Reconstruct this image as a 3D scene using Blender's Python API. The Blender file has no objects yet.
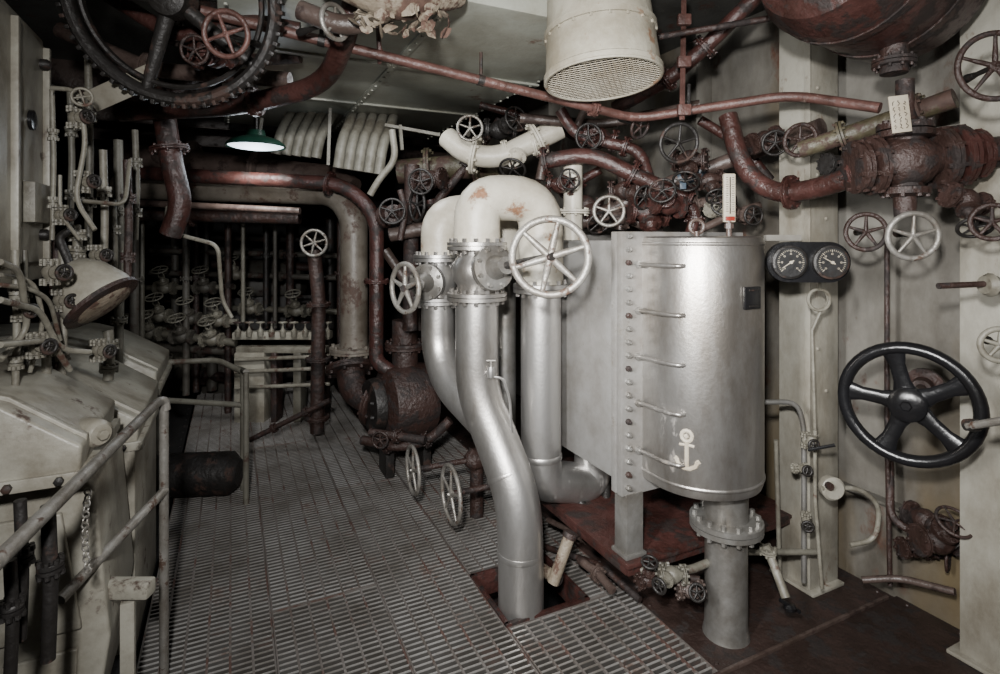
import bpy,bmesh,math,random
from mathutils import Vector,Matrix
random.seed(7)
SC=bpy.context.scene; COL=SC.collection
V=Vector
YAW=math.radians(25.64)
F_=V((math.sin(YAW),math.cos(YAW),0)); R_=V((math.cos(YAW),-math.sin(YAW),0)); U_=V((0,0,1))
EYE=V((0,0,1.6)); FP=560.0
X_=V((1,0,0)); Y_=V((0,1,0))
def w(px,py,d):
    """photo measurement + estimated distance -> world position"""
    return EYE+F_*d+R_*((px-500)/FP*d)+U_*((240-py)/FP*d)

# ---------------------------------------------------------------- materials
def paint(name,base,rust=(.07,.022,.012),amt=.3,rough=.5,metal=0.0,scale=5,bump=.25,streak=1.0,dirt=.45,fine=45,stain=None):
    m=bpy.data.materials.new(name); m.use_nodes=True
    nt=m.node_tree; N=nt.nodes; L=nt.links
    b=N['Principled BSDF']
    tc=N.new('ShaderNodeTexCoord'); mp=N.new('ShaderNodeMapping'); mp.inputs['Scale'].default_value=(1,1,streak)
    L.new(tc.outputs['Object'],mp.inputs['Vector'])
    n1=N.new('ShaderNodeTexNoise'); n1.inputs['Scale'].default_value=scale; n1.inputs['Detail'].default_value=9; n1.inputs['Roughness'].default_value=.68
    L.new(mp.outputs[0],n1.inputs['Vector'])
    r1=N.new('ShaderNodeValToRGB'); c=.72-.42*amt
    r1.color_ramp.elements[0].position=c; r1.color_ramp.elements[1].position=min(1,c+.06)
    L.new(n1.outputs['Fac'],r1.inputs['Fac'])
    n2=N.new('ShaderNodeTexNoise'); n2.inputs['Scale'].default_value=scale*.6; n2.inputs['Detail'].default_value=8; n2.inputs['Roughness'].default_value=.7
    mp2=N.new('ShaderNodeMapping'); mp2.inputs['Scale'].default_value=(1,1,streak); mp2.inputs['Location'].default_value=(3,7,2)
    L.new(tc.outputs['Object'],mp2.inputs['Vector']); L.new(mp2.outputs[0],n2.inputs['Vector'])
    mx=N.new('ShaderNodeMix'); mx.data_type='RGBA'
    mx.inputs[6].default_value=(*base,1); mx.inputs[7].default_value=(*[x*(1-dirt)*k for x,k in zip(base,(1,.93,.85))],1)
    r2=N.new('ShaderNodeValToRGB'); r2.color_ramp.elements[0].position=.4; r2.color_ramp.elements[1].position=.64
    L.new(n2.outputs['Fac'],r2.inputs['Fac']); L.new(r2.outputs['Color'],mx.inputs[0])
    col=mx.outputs[2]
    if stain:
        n4=N.new('ShaderNodeTexNoise'); n4.inputs['Scale'].default_value=scale*.8; n4.inputs['Detail'].default_value=7
        mp4=N.new('ShaderNodeMapping'); mp4.inputs['Scale'].default_value=(1,1,.35); mp4.inputs['Location'].default_value=(9,2,5)
        L.new(tc.outputs['Object'],mp4.inputs['Vector']); L.new(mp4.outputs[0],n4.inputs['Vector'])
        r4=N.new('ShaderNodeValToRGB'); r4.color_ramp.elements[0].position=.55; r4.color_ramp.elements[1].position=.70; r4.color_ramp.elements[1].color=(.75,.75,.75,1)
        L.new(n4.outputs['Fac'],r4.inputs['Fac'])
        m4=N.new('ShaderNodeMix'); m4.data_type='RGBA'; m4.inputs[7].default_value=(*stain,1)
        L.new(r4.outputs['Color'],m4.inputs[0]); L.new(col,m4.inputs[6]); col=m4.outputs[2]
    n3=N.new('ShaderNodeTexNoise'); n3.inputs['Scale'].default_value=fine; n3.inputs['Detail'].default_value=5
    L.new(tc.outputs['Object'],n3.inputs['Vector'])
    rc=N.new('ShaderNodeMix'); rc.data_type='RGBA'; rc.inputs[6].default_value=(*[x*.5 for x in rust],1); rc.inputs[7].default_value=(*[min(1,x*1.7) for x in rust],1)
    L.new(n3.outputs['Fac'],rc.inputs[0])
    m2=N.new('ShaderNodeMix'); m2.data_type='RGBA'
    L.new(r1.outputs['Color'],m2.inputs[0]); L.new(col,m2.inputs[6]); L.new(rc.outputs[2],m2.inputs[7])
    L.new(m2.outputs[2],b.inputs['Base Color'])
    rr=N.new('ShaderNodeMapRange'); rr.inputs[3].default_value=rough; rr.inputs[4].default_value=min(1,rough+.3)
    L.new(r1.outputs['Color'],rr.inputs[0]); L.new(rr.outputs[0],b.inputs['Roughness'])
    if metal>0:
        mr=N.new('ShaderNodeMapRange'); mr.inputs[3].default_value=metal; mr.inputs[4].default_value=0
        L.new(r1.outputs['Color'],mr.inputs[0]); L.new(mr.outputs[0],b.inputs['Metallic'])
    ad=N.new('ShaderNodeMath'); ad.operation='MULTIPLY_ADD'; ad.inputs[1].default_value=.5
    L.new(n3.outputs['Fac'],ad.inputs[0]); L.new(n1.outputs['Fac'],ad.inputs[2])
    bp=N.new('ShaderNodeBump'); bp.inputs['Strength'].default_value=bump; bp.inputs['Distance'].default_value=.02
    L.new(ad.outputs[0],bp.inputs['Height']); L.new(bp.outputs[0],b.inputs['Normal'])
    return m
M=dict(
 silver=paint('silver_paint',(.48,.47,.455),rust=(.16,.135,.11),amt=.26,rough=.36,metal=.88,scale=4,bump=.07,dirt=.48,streak=.45,fine=70),
 silver2=paint('dull_silver_paint',(.30,.295,.28),rust=(.10,.075,.06),amt=.27,rough=.43,metal=.7,scale=6,bump=.12,dirt=.5),
 flat_silver=paint('flat_aluminium_paint',(.27,.265,.255),rust=(.11,.10,.085),amt=.25,rough=.5,metal=.4,scale=4,bump=.08,dirt=.4),
 white=paint('old_white_paint',(.47,.44,.365),rust=(.17,.085,.045),amt=.29,rough=.42,scale=4,bump=.18,dirt=.4),
 duct=paint('chipped_cream_duct_paint',(.33,.31,.25),rust=(.17,.10,.06),amt=.31,rough=.42,scale=6,bump=.2,dirt=.4),
 cream=paint('cream_paint',(.21,.20,.165),rust=(.06,.03,.02),amt=.34,rough=.48,scale=9,bump=.3,dirt=.55),
 wall=paint('bulkhead_paint',(.19,.18,.158),rust=(.075,.036,.022),amt=.36,rough=.55,scale=2.0,bump=.12,streak=.55,dirt=.6,stain=(.13,.095,.045)),
 pillar=paint('pillar_paint',(.30,.287,.243),rust=(.09,.05,.03),amt=.28,rough=.45,scale=5,bump=.15,streak=.5,dirt=.45),
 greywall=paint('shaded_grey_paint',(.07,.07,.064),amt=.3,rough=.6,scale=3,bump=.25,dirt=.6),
 ceil=paint('deckhead_paint',(.33,.34,.295),rust=(.13,.075,.05),amt=.22,rough=.38,scale=2.2,bump=.15,dirt=.4),
 grey=paint('machine_grey_paint',(.14,.134,.11),rust=(.045,.024,.016),amt=.32,rough=.48,scale=5,bump=.3,dirt=.55),
 casing=paint('casing_cream_grey_paint',(.31,.297,.25),rust=(.06,.038,.028),amt=.27,rough=.42,scale=6,bump=.15,dirt=.5),
 dim=paint('sooty_grey_paint',(.075,.07,.06),rust=(.03,.015,.011),amt=.4,rough=.55,scale=6,bump=.3,dirt=.5),  # grey darkened so the far end's dimness sits partly in the colour
 rust=paint('rusted_iron',(.042,.023,.019),rust=(.014,.009,.008),amt=.52,rough=.44,scale=10,bump=.7,dirt=.45),
 red=paint('red_oxide_pipe',(.058,.0245,.021),rust=(.017,.0105,.009),amt=.5,rough=.33,scale=10,bump=.5,dirt=.55),
 redw=paint('red_oxide_with_chips',(.10,.048,.040),rust=(.19,.15,.125),amt=.22,rough=.42,scale=16,bump=.4,dirt=.6),
 floorred=paint('rusty_deck_plate',(.034,.020,.0165),rust=(.014,.009,.0075),amt=.5,rough=.5,scale=8,bump=.5,dirt=.5),
 brown=paint('brown_lagging',(.078,.056,.048),rust=(.024,.013,.010),amt=.45,rough=.40,scale=7,bump=.35,dirt=.5),
 beige=paint('dull_beige_brown_lagging',(.17,.15,.125),rust=(.06,.035,.025),amt=.4,rough=.42,scale=5,bump=.2,dirt=.5),
 lag=paint('peeling_lagging_paint',(.23,.195,.15),rust=(.06,.032,.022),amt=.55,rough=.55,scale=9,bump=.6,dirt=.4),
 black=paint('black_enamel',(.008,.008,.009),rust=(.03,.015,.011),amt=.08,rough=.24,scale=8,bump=.10,dirt=.3),
 iron=paint('dark_iron',(.024,.022,.021),rust=(.032,.016,.011),amt=.42,rough=.46,metal=.3,scale=9,bump=.4,dirt=.4),
 wheel=paint('grey_handwheel_paint',(.25,.24,.22),rust=(.05,.028,.018),amt=.38,rough=.38,metal=.45,scale=16,bump=.3,dirt=.45),
 steel=paint('grating_lit_worn_steel',(.40,.39,.375),rust=(.12,.09,.075),amt=.33,rough=.36,metal=.4,scale=3.5,bump=.1,dirt=.55),  # bar tops: brightened to paint in catching light, along with wear
 barside=paint('grating_shade_and_grime',(.085,.080,.075),rust=(.05,.035,.029),amt=.35,rough=.5,metal=.2,scale=5,bump=.2,dirt=.45),  # bar sides: shade between the bars painted into the colour, along with grime
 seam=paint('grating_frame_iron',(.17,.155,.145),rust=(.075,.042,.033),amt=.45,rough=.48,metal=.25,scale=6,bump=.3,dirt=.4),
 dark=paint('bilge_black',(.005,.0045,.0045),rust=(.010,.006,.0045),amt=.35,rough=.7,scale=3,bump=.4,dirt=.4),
 green=paint('green_enamel',(.008,.035,.024),amt=.12,rough=.3,scale=10,bump=.1,dirt=.3),
 yellow=paint('yellowed_green_brown',(.08,.07,.042),rust=(.04,.021,.015),amt=.55,rough=.46,scale=10,bump=.4,dirt=.55),
 blue=paint('blue_band',(.045,.065,.09),amt=.4,rough=.45,scale=10,bump=.2,dirt=.4),
 signred=paint('red_plastic',(.22,.025,.016),amt=.05,rough=.35,scale=10,bump=.1,dirt=.3),
 tag=paint('tag_white',(.45,.41,.33),rust=(.2,.13,.08),amt=.2,rough=.5,scale=12,bump=.1,dirt=.25),
)
def emis(name,c,s):
    m=bpy.data.materials.new(name); m.use_nodes=True; b=m.node_tree.nodes['Principled BSDF']
    b.inputs['Base Color'].default_value=(*c,1); b.inputs['Emission Color'].default_value=(*c,1); b.inputs['Emission Strength'].default_value=s
    return m
M['bulb']=emis('frosted_bulb',(.85,.93,1),2.0)

# ---------------------------------------------------------------- mesh helpers
def frame(axis):
    return V(axis).normalized().to_track_quat('Z','Y').to_matrix()
def smoothpath(pts,f,n=7):
    pts=[V(p) for p in pts]
    if len(pts)<3 or f<=0: return pts
    out=[pts[0]]
    for i in range(1,len(pts)-1):
        a,b,c=pts[i-1],pts[i],pts[i+1]
        la=(a-b).length; lc=(c-b).length
        k=min(f,la*.49,lc*.49)
        p=b+(a-b).normalized()*k; q=b+(c-b).normalized()*k
        for j in range(n+1):
            t=j/n; out.append(p*(1-t)**2+b*2*t*(1-t)+q*t*t)
    out.append(pts[-1]); return out
def tube(bm,pts,r,seg=14,fillet=.06,cap=True,closed=False):
    P=smoothpath(pts,fillet) if not closed else [V(p) for p in pts]
    Q=[P[0]]
    for p in P[1:]:
        if (p-Q[-1]).length>1e-5: Q.append(p)
    P=Q; n=len(P)
    rs=r if isinstance(r,(list,tuple)) else None
    T=[]
    for i in range(n):
        a=P[(i-1)%n] if (closed or i>0) else P[i]; b=P[(i+1)%n] if (closed or i<n-1) else P[i]
        T.append((b-a).normalized())
    nrm=T[0].orthogonal().normalized(); rings=[]
    for i in range(n):
        nrm=(nrm-T[i]*nrm.dot(T[i]))
        if nrm.length<1e-6: nrm=T[i].orthogonal()
        nrm.normalize(); bi=T[i].cross(nrm)
        rr=r if rs is None else rs[0]+(rs[1]-rs[0])*i/(n-1)
        rings.append([bm.verts.new(P[i]+(nrm*math.cos(2*math.pi*k/seg)+bi*math.sin(2*math.pi*k/seg))*rr) for k in range(seg)])
    for i in range(n-1 if not closed else n):
        A=rings[i];B=rings[(i+1)%n]
        for k in range(seg): bm.faces.new((A[k],A[(k+1)%seg],B[(k+1)%seg],B[k]))
    if cap and not closed:
        bm.faces.new(rings[0][::-1]); bm.faces.new(rings[-1])
    return P
def lathe(bm,prof,o,axis,seg=28,cap=True):
    Mx=frame(axis); o=V(o); rings=[]
    for r,h in prof:
        rings.append([bm.verts.new(o+Mx@V((r*math.cos(2*math.pi*k/seg),r*math.sin(2*math.pi*k/seg),h))) for k in range(seg)])
    for A,B in zip(rings,rings[1:]):
        for k in range(seg): bm.faces.new((A[k],A[(k+1)%seg],B[(k+1)%seg],B[k]))
    if cap: bm.faces.new(rings[0][::-1]); bm.faces.new(rings[-1])
def box(bm,c,s,rot=None,bev=.006):
    r=bmesh.ops.create_cube(bm,size=1); vs=r['verts']
    Mx=Matrix.Translation(V(c))@((rot or Matrix.Identity(3)).to_4x4())@Matrix.Diagonal((s[0],s[1],s[2],1))
    bmesh.ops.transform(bm,matrix=Mx,verts=vs)
    if bev>0:
        es=list({e for v in vs for e in v.link_edges})
        bmesh.ops.bevel(bm,geom=es,offset=min(bev,min(s)*.3),segments=2,affect='EDGES',profile=.6)
def bx(bm,x0,x1,y0,y1,z0,z1,bev=.006):
    box(bm,((x0+x1)/2,(y0+y1)/2,(z0+z1)/2),(abs(x1-x0),abs(y1-y0),abs(z1-z0)),None,bev)
def rotaxes(xa,za):
    za=V(za).normalized(); xa=V(xa); xa=(xa-za*xa.dot(za)).normalized(); ya=za.cross(xa)
    return Matrix((xa,ya,za)).transposed()
def torus(bm,c,axis,R,r,seg=40,ms=10,flat=1.0):
    Mx=frame(axis); c=V(c); rings=[]
    for i in range(seg):
        a=2*math.pi*i/seg
        rings.append([bm.verts.new(c+Mx@V(((R+r*math.cos(b))*math.cos(a),(R+r*math.cos(b))*math.sin(a),r*flat*math.sin(b)))) for b in [2*math.pi*k/ms for k in range(ms)]])
    for i in range(seg):
        A=rings[i];B=rings[(i+1)%seg]
        for k in range(ms): bm.faces.new((A[k],B[k],B[(k+1)%ms],A[(k+1)%ms]))
def prism(bm,poly,y0,y1,bev=.01):
    """XZ outline extruded along Y"""
    A=[bm.verts.new((x,y0,z)) for x,z in poly]; C=[bm.verts.new((x,y1,z)) for x,z in poly]; n=len(poly)
    fs=[bm.faces.new(A),bm.faces.new(C[::-1])]
    for k in range(n): bm.faces.new((A[k],C[k],C[(k+1)%n],A[(k+1)%n]))
    bmesh.ops.recalc_face_normals(bm,faces=bm.faces)
    if bev: bmesh.ops.bevel(bm,geom=[e for e in bm.edges if e.verts[0] in A+C],offset=bev,segments=3,affect='EDGES',profile=.5)
def boltring(bm,c,axis,R,n,s):
    Mx=frame(axis)
    for i in range(n):
        a=2*math.pi*(i+.5)/n
        lathe(bm,[(s,-s*.9),(s,s*.9)],V(c)+Mx@V((R*math.cos(a),R*math.sin(a),0)),axis,6)
def flange(bm,c,axis,r,t=.018,pair=True,n=10):
    c=V(c); ax=V(axis).normalized()
    if pair:
        lathe(bm,[(r*.6,-t*1.1),(r*.97,-t*1.1),(r,-t),(r,-.001),(r,-.001)],c,ax)
        lathe(bm,[(r,.002),(r,t),(r*.97,t*1.1),(r*.6,t*1.1)],c,ax)
        boltring(bm,c-ax*t*1.5,ax,r*.86,n,max(.006,r*.075)); boltring(bm,c+ax*t*1.5,ax,r*.86,n,max(.006,r*.075))
    else:
        lathe(bm,[(r*.6,-t/2),(r*.97,-t/2),(r,-t*.4),(r,t*.4),(r*.97,t/2),(r*.6,t/2)],c,ax)
        boltring(bm,c-ax*t*.8,ax,r*.86,n,max(.006,r*.075))
def atpath(P,t):
    L=[0]
    for a,b in zip(P,P[1:]): L.append(L[-1]+(b-a).length)
    s=t*L[-1]
    for i in range(len(P)-1):
        if s<=L[i+1]+1e-9:
            k=(s-L[i])/max(1e-9,L[i+1]-L[i]); return P[i].lerp(P[i+1],k),(P[i+1]-P[i]).normalized()
    return P[-1],(P[-1]-P[-2]).normalized()

class Thing:
    def __init__(s,name,label,cat,group=None,kind=None):
        s.n=name;s.l=label;s.c=cat;s.g=group;s.k=kind;s.p=[]
    def add(s,pn,bm,mat,parent=None,label=None,kind=None):
        s.p.append([pn,bm,mat,parent,label,kind]); return len(s.p)-1
    def done(s):
        lo=V((1e9,)*3);hi=V((-1e9,)*3)
        for p in s.p:
            p[1].normal_update()
            bmesh.ops.recalc_face_normals(p[1],faces=p[1].faces)
            for v in p[1].verts:
                for i in range(3): lo[i]=min(lo[i],v.co[i]);hi[i]=max(hi[i],v.co[i])
        loc=V(((lo.x+hi.x)/2,(lo.y+hi.y)/2,lo.z))
        obs=[]
        for pn,bm,mat,par,lab,kd in s.p:
            nm=s.n if len(s.p)==1 else pn
            me=bpy.data.meshes.new(nm); bmesh.ops.translate(bm,vec=-loc,verts=bm.verts); bm.to_mesh(me); bm.free()
            me.materials.append(M[mat] if isinstance(mat,str) else mat)
            for f in me.polygons: f.use_smooth=True
            me.set_sharp_from_angle(angle=math.radians(38))
            o=bpy.data.objects.new(nm,me); COL.objects.link(o); obs.append(o)
            if lab: o['label']=lab
            if kd: o['kind']=kd
        if len(s.p)==1: root=obs[0]; root.location=loc
        else:
            root=bpy.data.objects.new(s.n,None); root.empty_display_size=.1; root.location=loc; COL.objects.link(root)
            for o,p in zip(obs,s.p): o.parent=root if p[3] is None else obs[p[3]]
        if s.k: root['kind']=s.k
        if s.k!='structure' : root['label']=s.l; root['category']=s.c
        if s.g: root['group']=s.g
        s.root=root
        return root
def B(): return bmesh.new()
def struct(name,fn,mat):
    t=Thing(name,'','',kind='structure'); b=B(); fn(b); t.add(name,b,mat); return t.done()

def pipe(label,pts,r,mat,fillet=.08,fl=(),flm=None,name='pipe',cat='pipe',group=None,seg=16,fr=1.75,clamp=()):
    P=[w(*p) if len(p)==3 and not isinstance(p,Vector) else p for p in pts]
    t=Thing(name,label,cat,group); b=B(); path=tube(b,P,r,seg,fillet); t.add('pipe_run',b,mat)
    for f in fl:
        c,ax=atpath(path,f); b=B(); flange(b,c,ax,r*fr,max(.01,r*.2),n=8); t.add('flange',b,flm or mat)
    for f in clamp:
        c,ax=atpath(path,f); b=B(); lathe(b,[(r*1.0,-.014),(r*1.15,-.014),(r*1.15,.014),(r*1.0,.014)],c,ax,16)
        tube(b,[c+U_*r,c+U_*(r+.10)],.008,8,0); t.add('pipe_clamp',b,'iron')
    return t.done()
def wheelparts(t,c,axis,R,r,ns,mat,hub=None,parent=None,hubm=None,dish=.0,sp=None,flat=1.0,phase=.3,blade=False):
    c=V(c);ax=V(axis).normalized();Mx=frame(ax)
    b=B(); torus(b,c,ax,R,r,44,12,flat); ri=t.add('rim',b,mat,parent)
    hub=hub or R*.16; sp=sp or r*.62
    for i in range(ns):
        a=2*math.pi*i/ns+phase; d=Mx@V((math.cos(a),math.sin(a),0)); sd=ax.cross(d)
        b=B(); P=[c-ax*dish+d*hub*.6,c-ax*dish*.7+d*R*.55,c+d*(R-r*.3)]
        if blade:
            rings=[]
            for q,hw,hh in((P[0],sp*1.5,sp*.55),(c-ax*dish*.8+d*R*.4,sp*1.0,sp*.45),(c-ax*dish*.5+d*R*.7,sp*.95,sp*.42),(P[2],sp*1.5,sp*.42)):
                rings.append([b.verts.new(q+sd*hw*math.cos(k*math.pi/6)+ax*hh*math.sin(k*math.pi/6)) for k in range(12)])
            for A_,C_ in zip(rings,rings[1:]):
                for k in range(12): b.faces.new((A_[k],A_[(k+1)%12],C_[(k+1)%12],C_[k]))
            b.faces.new(rings[0][::-1]); b.faces.new(rings[-1])
        else: tube(b,P,[sp*1.35,sp*.9],10,R*.2)
        t.add('spoke',b,mat,parent)
    b=B(); lathe(b,[(hub*.8,-hub*.5),(hub,-hub*.4),(hub,hub*.3),(hub*.8,hub*.45),(hub*.4,hub*.5)],c-ax*dish,ax,20)
    lathe(b,[(hub*.38,0),(hub*.38,hub*.8),(hub*.25,hub*.95)],c-ax*dish,ax,6)
    t.add('hub',b,hubm or mat,parent)
def handwheel(label,c,axis,R,r,ns,mat,stem=.1,**k):
    t=Thing('handwheel',label,'handwheel'); c=V(c);ax=V(axis).normalized()
    wheelparts(t,c,ax,R,r,ns,mat,**k)
    if stem>0:
        b=B(); tube(b,[c-ax*stem,c],max(.008,r*.55),10,0)
        lathe(b,[(r*1.3,0),(r*1.6,.012),(r*1.1,stem*.35)],c-ax*stem,ax,16)
        t.add('stem',b,'iron')
    return t.done()
def valve(label,pos,pd,sd,s,bm_='red',wm='iron',wr=None,sl=None,ns=5,wax=None,name='valve',simple=False):
    """flanged globe valve: body, bonnet, yoke, stem, handwheel"""
    pos=V(pos);pd=V(pd).normalized();sd=V(sd).normalized(); wr=wr or s*2; sl=sl or s*5
    t=Thing(name,label,'valve')
    b=B(); lathe(b,[(s*.6,-s*1.7),(s*.75,-s*1.2),(s*1.15,-s*.6),(s*1.3,0),(s*1.15,s*.6),(s*.75,s*1.2),(s*.6,s*1.7)],pos,pd,20); t.add('valve_body',b,bm_)
    for k in(-1,1):
        b=B(); flange(b,pos+pd*s*1.75*k,pd,s*1.45,s*.2,n=8); t.add('flange',b,bm_)
    b=B(); lathe(b,[(s*.8,s*.6),(s*.75,s*1.3),(s*1.15,s*1.35),(s*1.15,s*1.75),(s*.7,s*1.8),(s*.45,s*2.4),(s*.5,s*2.5),(s*.5,s*2.8)],pos,sd,20); boltring(b,pos+sd*s*1.85,sd,s*.95,6,s*.11); t.add('bonnet',b,bm_)
    if sl>s*3.4:
        b=B()
        for k in(-1,1): tube(b,[pos+sd*s*2.3+pd*s*.4*k,pos+sd*s*2.8+pd*s*.62*k,pos+sd*sl*.82+pd*s*.5*k,pos+sd*sl*.88],s*.13,8,s*.2)
        t.add('yoke',b,bm_)
    b=B(); tube(b,[pos+sd*s*2.3,pos+sd*sl],s*.17,10,0); t.add('stem',b,'iron')
    wheelparts(t,pos+sd*sl,sd,wr,max(.006,wr*.10),ns,wm)
    return t.done()

# ================================================================ STRUCTURE
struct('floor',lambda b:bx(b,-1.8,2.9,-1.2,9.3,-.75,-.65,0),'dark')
struct('wall_right',lambda b:bx(b,2.72,2.82,-1.2,9.2,-.65,3.0,0),'wall')
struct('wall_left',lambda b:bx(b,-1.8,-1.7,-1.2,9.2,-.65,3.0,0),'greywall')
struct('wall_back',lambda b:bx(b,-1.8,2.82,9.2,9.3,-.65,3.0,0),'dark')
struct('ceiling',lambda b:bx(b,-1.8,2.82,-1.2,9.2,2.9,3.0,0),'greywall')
for i,y in enumerate([.6,1.5,5.0,6.2,7.4]):
    def fb(b,y=y):
        bx(b,-1.7,2.72,y-.006,y+.006,2.7,2.9,.002); bx(b,-1.7,2.72,y-.06,y+.06,2.688,2.7,.002)
    struct('trim_%d'%i,fb,'ceil' if y<3 else 'brown')
t=Thing('deckhead_panel','pale green-grey steel ventilation trunk under the deckhead','ventilation trunk')
b=B(); bx(b,-.05,1.62,2.0,4.9,2.52,2.88,.01); t.add('trunk',b,'ceil')
for y in(2.9,3.8): 
    b=B(); bx(b,-.07,1.64,y-.02,y+.02,2.508,2.522,.003); t.add('seam_strip',b,'ceil')
b=B(); bx(b,.75,.79,2.02,4.88,2.51,2.522,.003); t.add('seam_strip',b,'ceil')
b=B()
for i in range(28):
    for x in(-.02,.77,1.59): lathe(b,[(.008,-.008),(.008,.0)],(x,2.1+i*.1,2.512),U_,6)
t.add('rivet_rows',b,'ceil',kind='stuff'); t.done()
def pillar(x0,x1,y0,y1,z0,label):
    t=Thing('steel_pillar',label,'pillar'); b=B()
    bx(b,x0,x1,y0,y1,z0,2.9,.006); t.add('post',b,'pillar')
    b=B(); bx(b,x0-.012,x0,y0+.0,y0+.03,z0,2.88,.002); t.add('edge_strip',b,'pillar')
    b=B()
    for i in range(12): lathe(b,[(.009,0),(.009,.005),(.006,.008)],(x0+.04+.06*(i%2),y0,.3+i*.2),-Y_,8)
    t.add('rivet_row',b,'pillar')
    b=B(); bx(b,x0-.03,x1,y0-.03,y1+.03,z0,z0+.015,.004); t.add('base_plate',b,'pillar'); t.done()
# ---- decks
def deckplate(label,x0,x1,y0,y1,z,mat,name='deck_plate',th=.02):
    t=Thing(name,label,'floor plate'); b=B(); bx(b,x0,x1,y0,y1,z-th,z,.004)
    for x in(x0+.03,x1-.03):
        n=max(2,int((y1-y0)/.18))
        for i in range(n): lathe(b,[(.009,0),(.007,.006)],(x,y0+.06+(y1-y0-.12)*i/(n-1),z),U_,8)
    t.add('plate',b,mat)
    return t.done()
deckplate('rusty dark brown steel deck plate beside the cooler',1.385,2.70,-.6,1.5,0,'floorred')
deckplate('grimy brown steel plate under the pump suction pipes',1.635,2.70,1.505,5.2,-.012,'floorred')
deckplate('dark oily plate under the machinery by the handrail',-1.69,-.34,-1,8.6,-.03,'dark')
t=Thing('curb_angle','rust-red angle iron edging along the deck plate','angle iron'); b=B(); bx(b,1.375,2.65,1.502,1.515,-.03,.010,.002); bx(b,1.372,1.384,-.6,1.5,-.03,.008,.002); t.add('curb_angle',b,'brown'); t.done()
def grating(x0,x1,y0,y1,label):
    t=Thing('floor_grating',label,'floor grating','steel walkway gratings')
    b=B(); n=int((y1-y0)/.030); c=B()
    def bar(b,ax,ay,bx_,by,z0,z1):
        vs=[b.verts.new((x,y,z)) for z in(z0,z1) for x,y in((ax,ay),(bx_,ay),(bx_,by),(ax,by))]
        for f in((0,3,2,1),(4,5,6,7),(0,1,5,4),(1,2,6,5),(2,3,7,6),(3,0,4,7)): b.faces.new([vs[k] for k in f])
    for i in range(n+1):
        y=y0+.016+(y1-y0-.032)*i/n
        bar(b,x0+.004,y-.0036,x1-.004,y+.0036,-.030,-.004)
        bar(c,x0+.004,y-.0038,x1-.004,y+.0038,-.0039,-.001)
    t.add('bearing_bars',b,'barside'); t.add('lit_worn_bar_tops',c,'steel')  # dark sides and bright tops put shade and light into the colour
    b=B()
    m=max(2,int((x1-x0)/.075))
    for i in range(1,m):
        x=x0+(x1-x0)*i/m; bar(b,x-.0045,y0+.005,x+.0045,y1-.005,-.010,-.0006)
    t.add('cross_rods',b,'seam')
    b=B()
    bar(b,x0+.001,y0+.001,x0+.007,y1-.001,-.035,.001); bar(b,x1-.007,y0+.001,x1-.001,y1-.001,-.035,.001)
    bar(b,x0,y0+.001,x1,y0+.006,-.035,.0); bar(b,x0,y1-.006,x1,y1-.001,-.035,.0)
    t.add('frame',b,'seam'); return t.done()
xs=[-.32,.155,.61,1.025]
yss=[[.5,1.9,4.0,6.7],[.5,2.6,4.7,6.7],[.5,1.75,3.7,5.7,6.7]]
for i in range(3):
    ys=yss[i]
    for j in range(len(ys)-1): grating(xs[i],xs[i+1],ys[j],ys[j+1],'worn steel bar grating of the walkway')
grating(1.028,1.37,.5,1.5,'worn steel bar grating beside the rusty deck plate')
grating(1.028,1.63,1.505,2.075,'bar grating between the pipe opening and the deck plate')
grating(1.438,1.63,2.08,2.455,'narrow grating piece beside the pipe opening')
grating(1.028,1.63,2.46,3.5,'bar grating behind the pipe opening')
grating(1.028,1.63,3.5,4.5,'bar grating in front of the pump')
for i,y in enumerate([1.62,2.9,4.1,5.3]):
    t=Thing('floor_bearer','rusty steel bearer under the gratings','beam','bearers under the gratings'); b=B(); bx(b,-.33,.98,y-.03,y+.03,-.14,-.037,.003); t.add('floor_bearer',b,'rust'); t.done()
for i in range(6):
    x=-.2+i*.3
    t=Thing('bilge_pipe','dirty pipe running below the gratings','pipe','pipes below the gratings'); b=B(); tube(b,[(x,.3,-.35-.05*(i%2)),(x,6.5,-.35-.05*(i%2))],.04+.01*(i%3),12,0); t.add('bilge_pipe',b,'rust'); t.done()
t=Thing('opening_frame','rust-red steel frame round the pipe opening in the grating','opening frame')
b=B()
for a in((1.022,1.436,2.070,2.090),(1.022,1.436,2.445,2.462),(1.022,1.042,2.076,2.46),(1.416,1.436,2.076,2.46)): bx(b,a[0],a[1],a[2],a[3],-.10,.012,.002)
t.add('opening_frame',b,'red'); t.done()

# ================================================================ COOLER
t=Thing('heat_exchanger','silver-painted steel heat exchanger with rounded cover on a red base','heat exchanger')
cx,cy,cr=1.775,1.75,.240
def dprof(r,yb,n=28):
    P=[(cx+r*math.cos(a),cy+r*math.sin(a)) for a in[math.pi+math.pi*i/n for i in range(n+1)]]
    return [(cx-r,yb)]+P+[(cx+r,yb)]
def extr(b,layers):
    rings=[[b.verts.new((x,y,z)) for x,y in P] for P,z in layers]
    n=len(rings[0])
    for A,C in zip(rings,rings[1:]):
        for k in range(n): b.faces.new((A[k],A[(k+1)%n],C[(k+1)%n],C[k]))
    b.faces.new(rings[0][::-1]); b.faces.new(rings[-1])
b=B(); extr(b,[(dprof(cr*.9,1.84),.605),(dprof(cr*.97,1.84),.613),(dprof(cr,1.84),.635),(dprof(cr,1.84),1.59),(dprof(cr*.98,1.84),1.608),(dprof(cr*.93,1.84),1.615)])
cover=t.add('cover',b,'silver')
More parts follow.
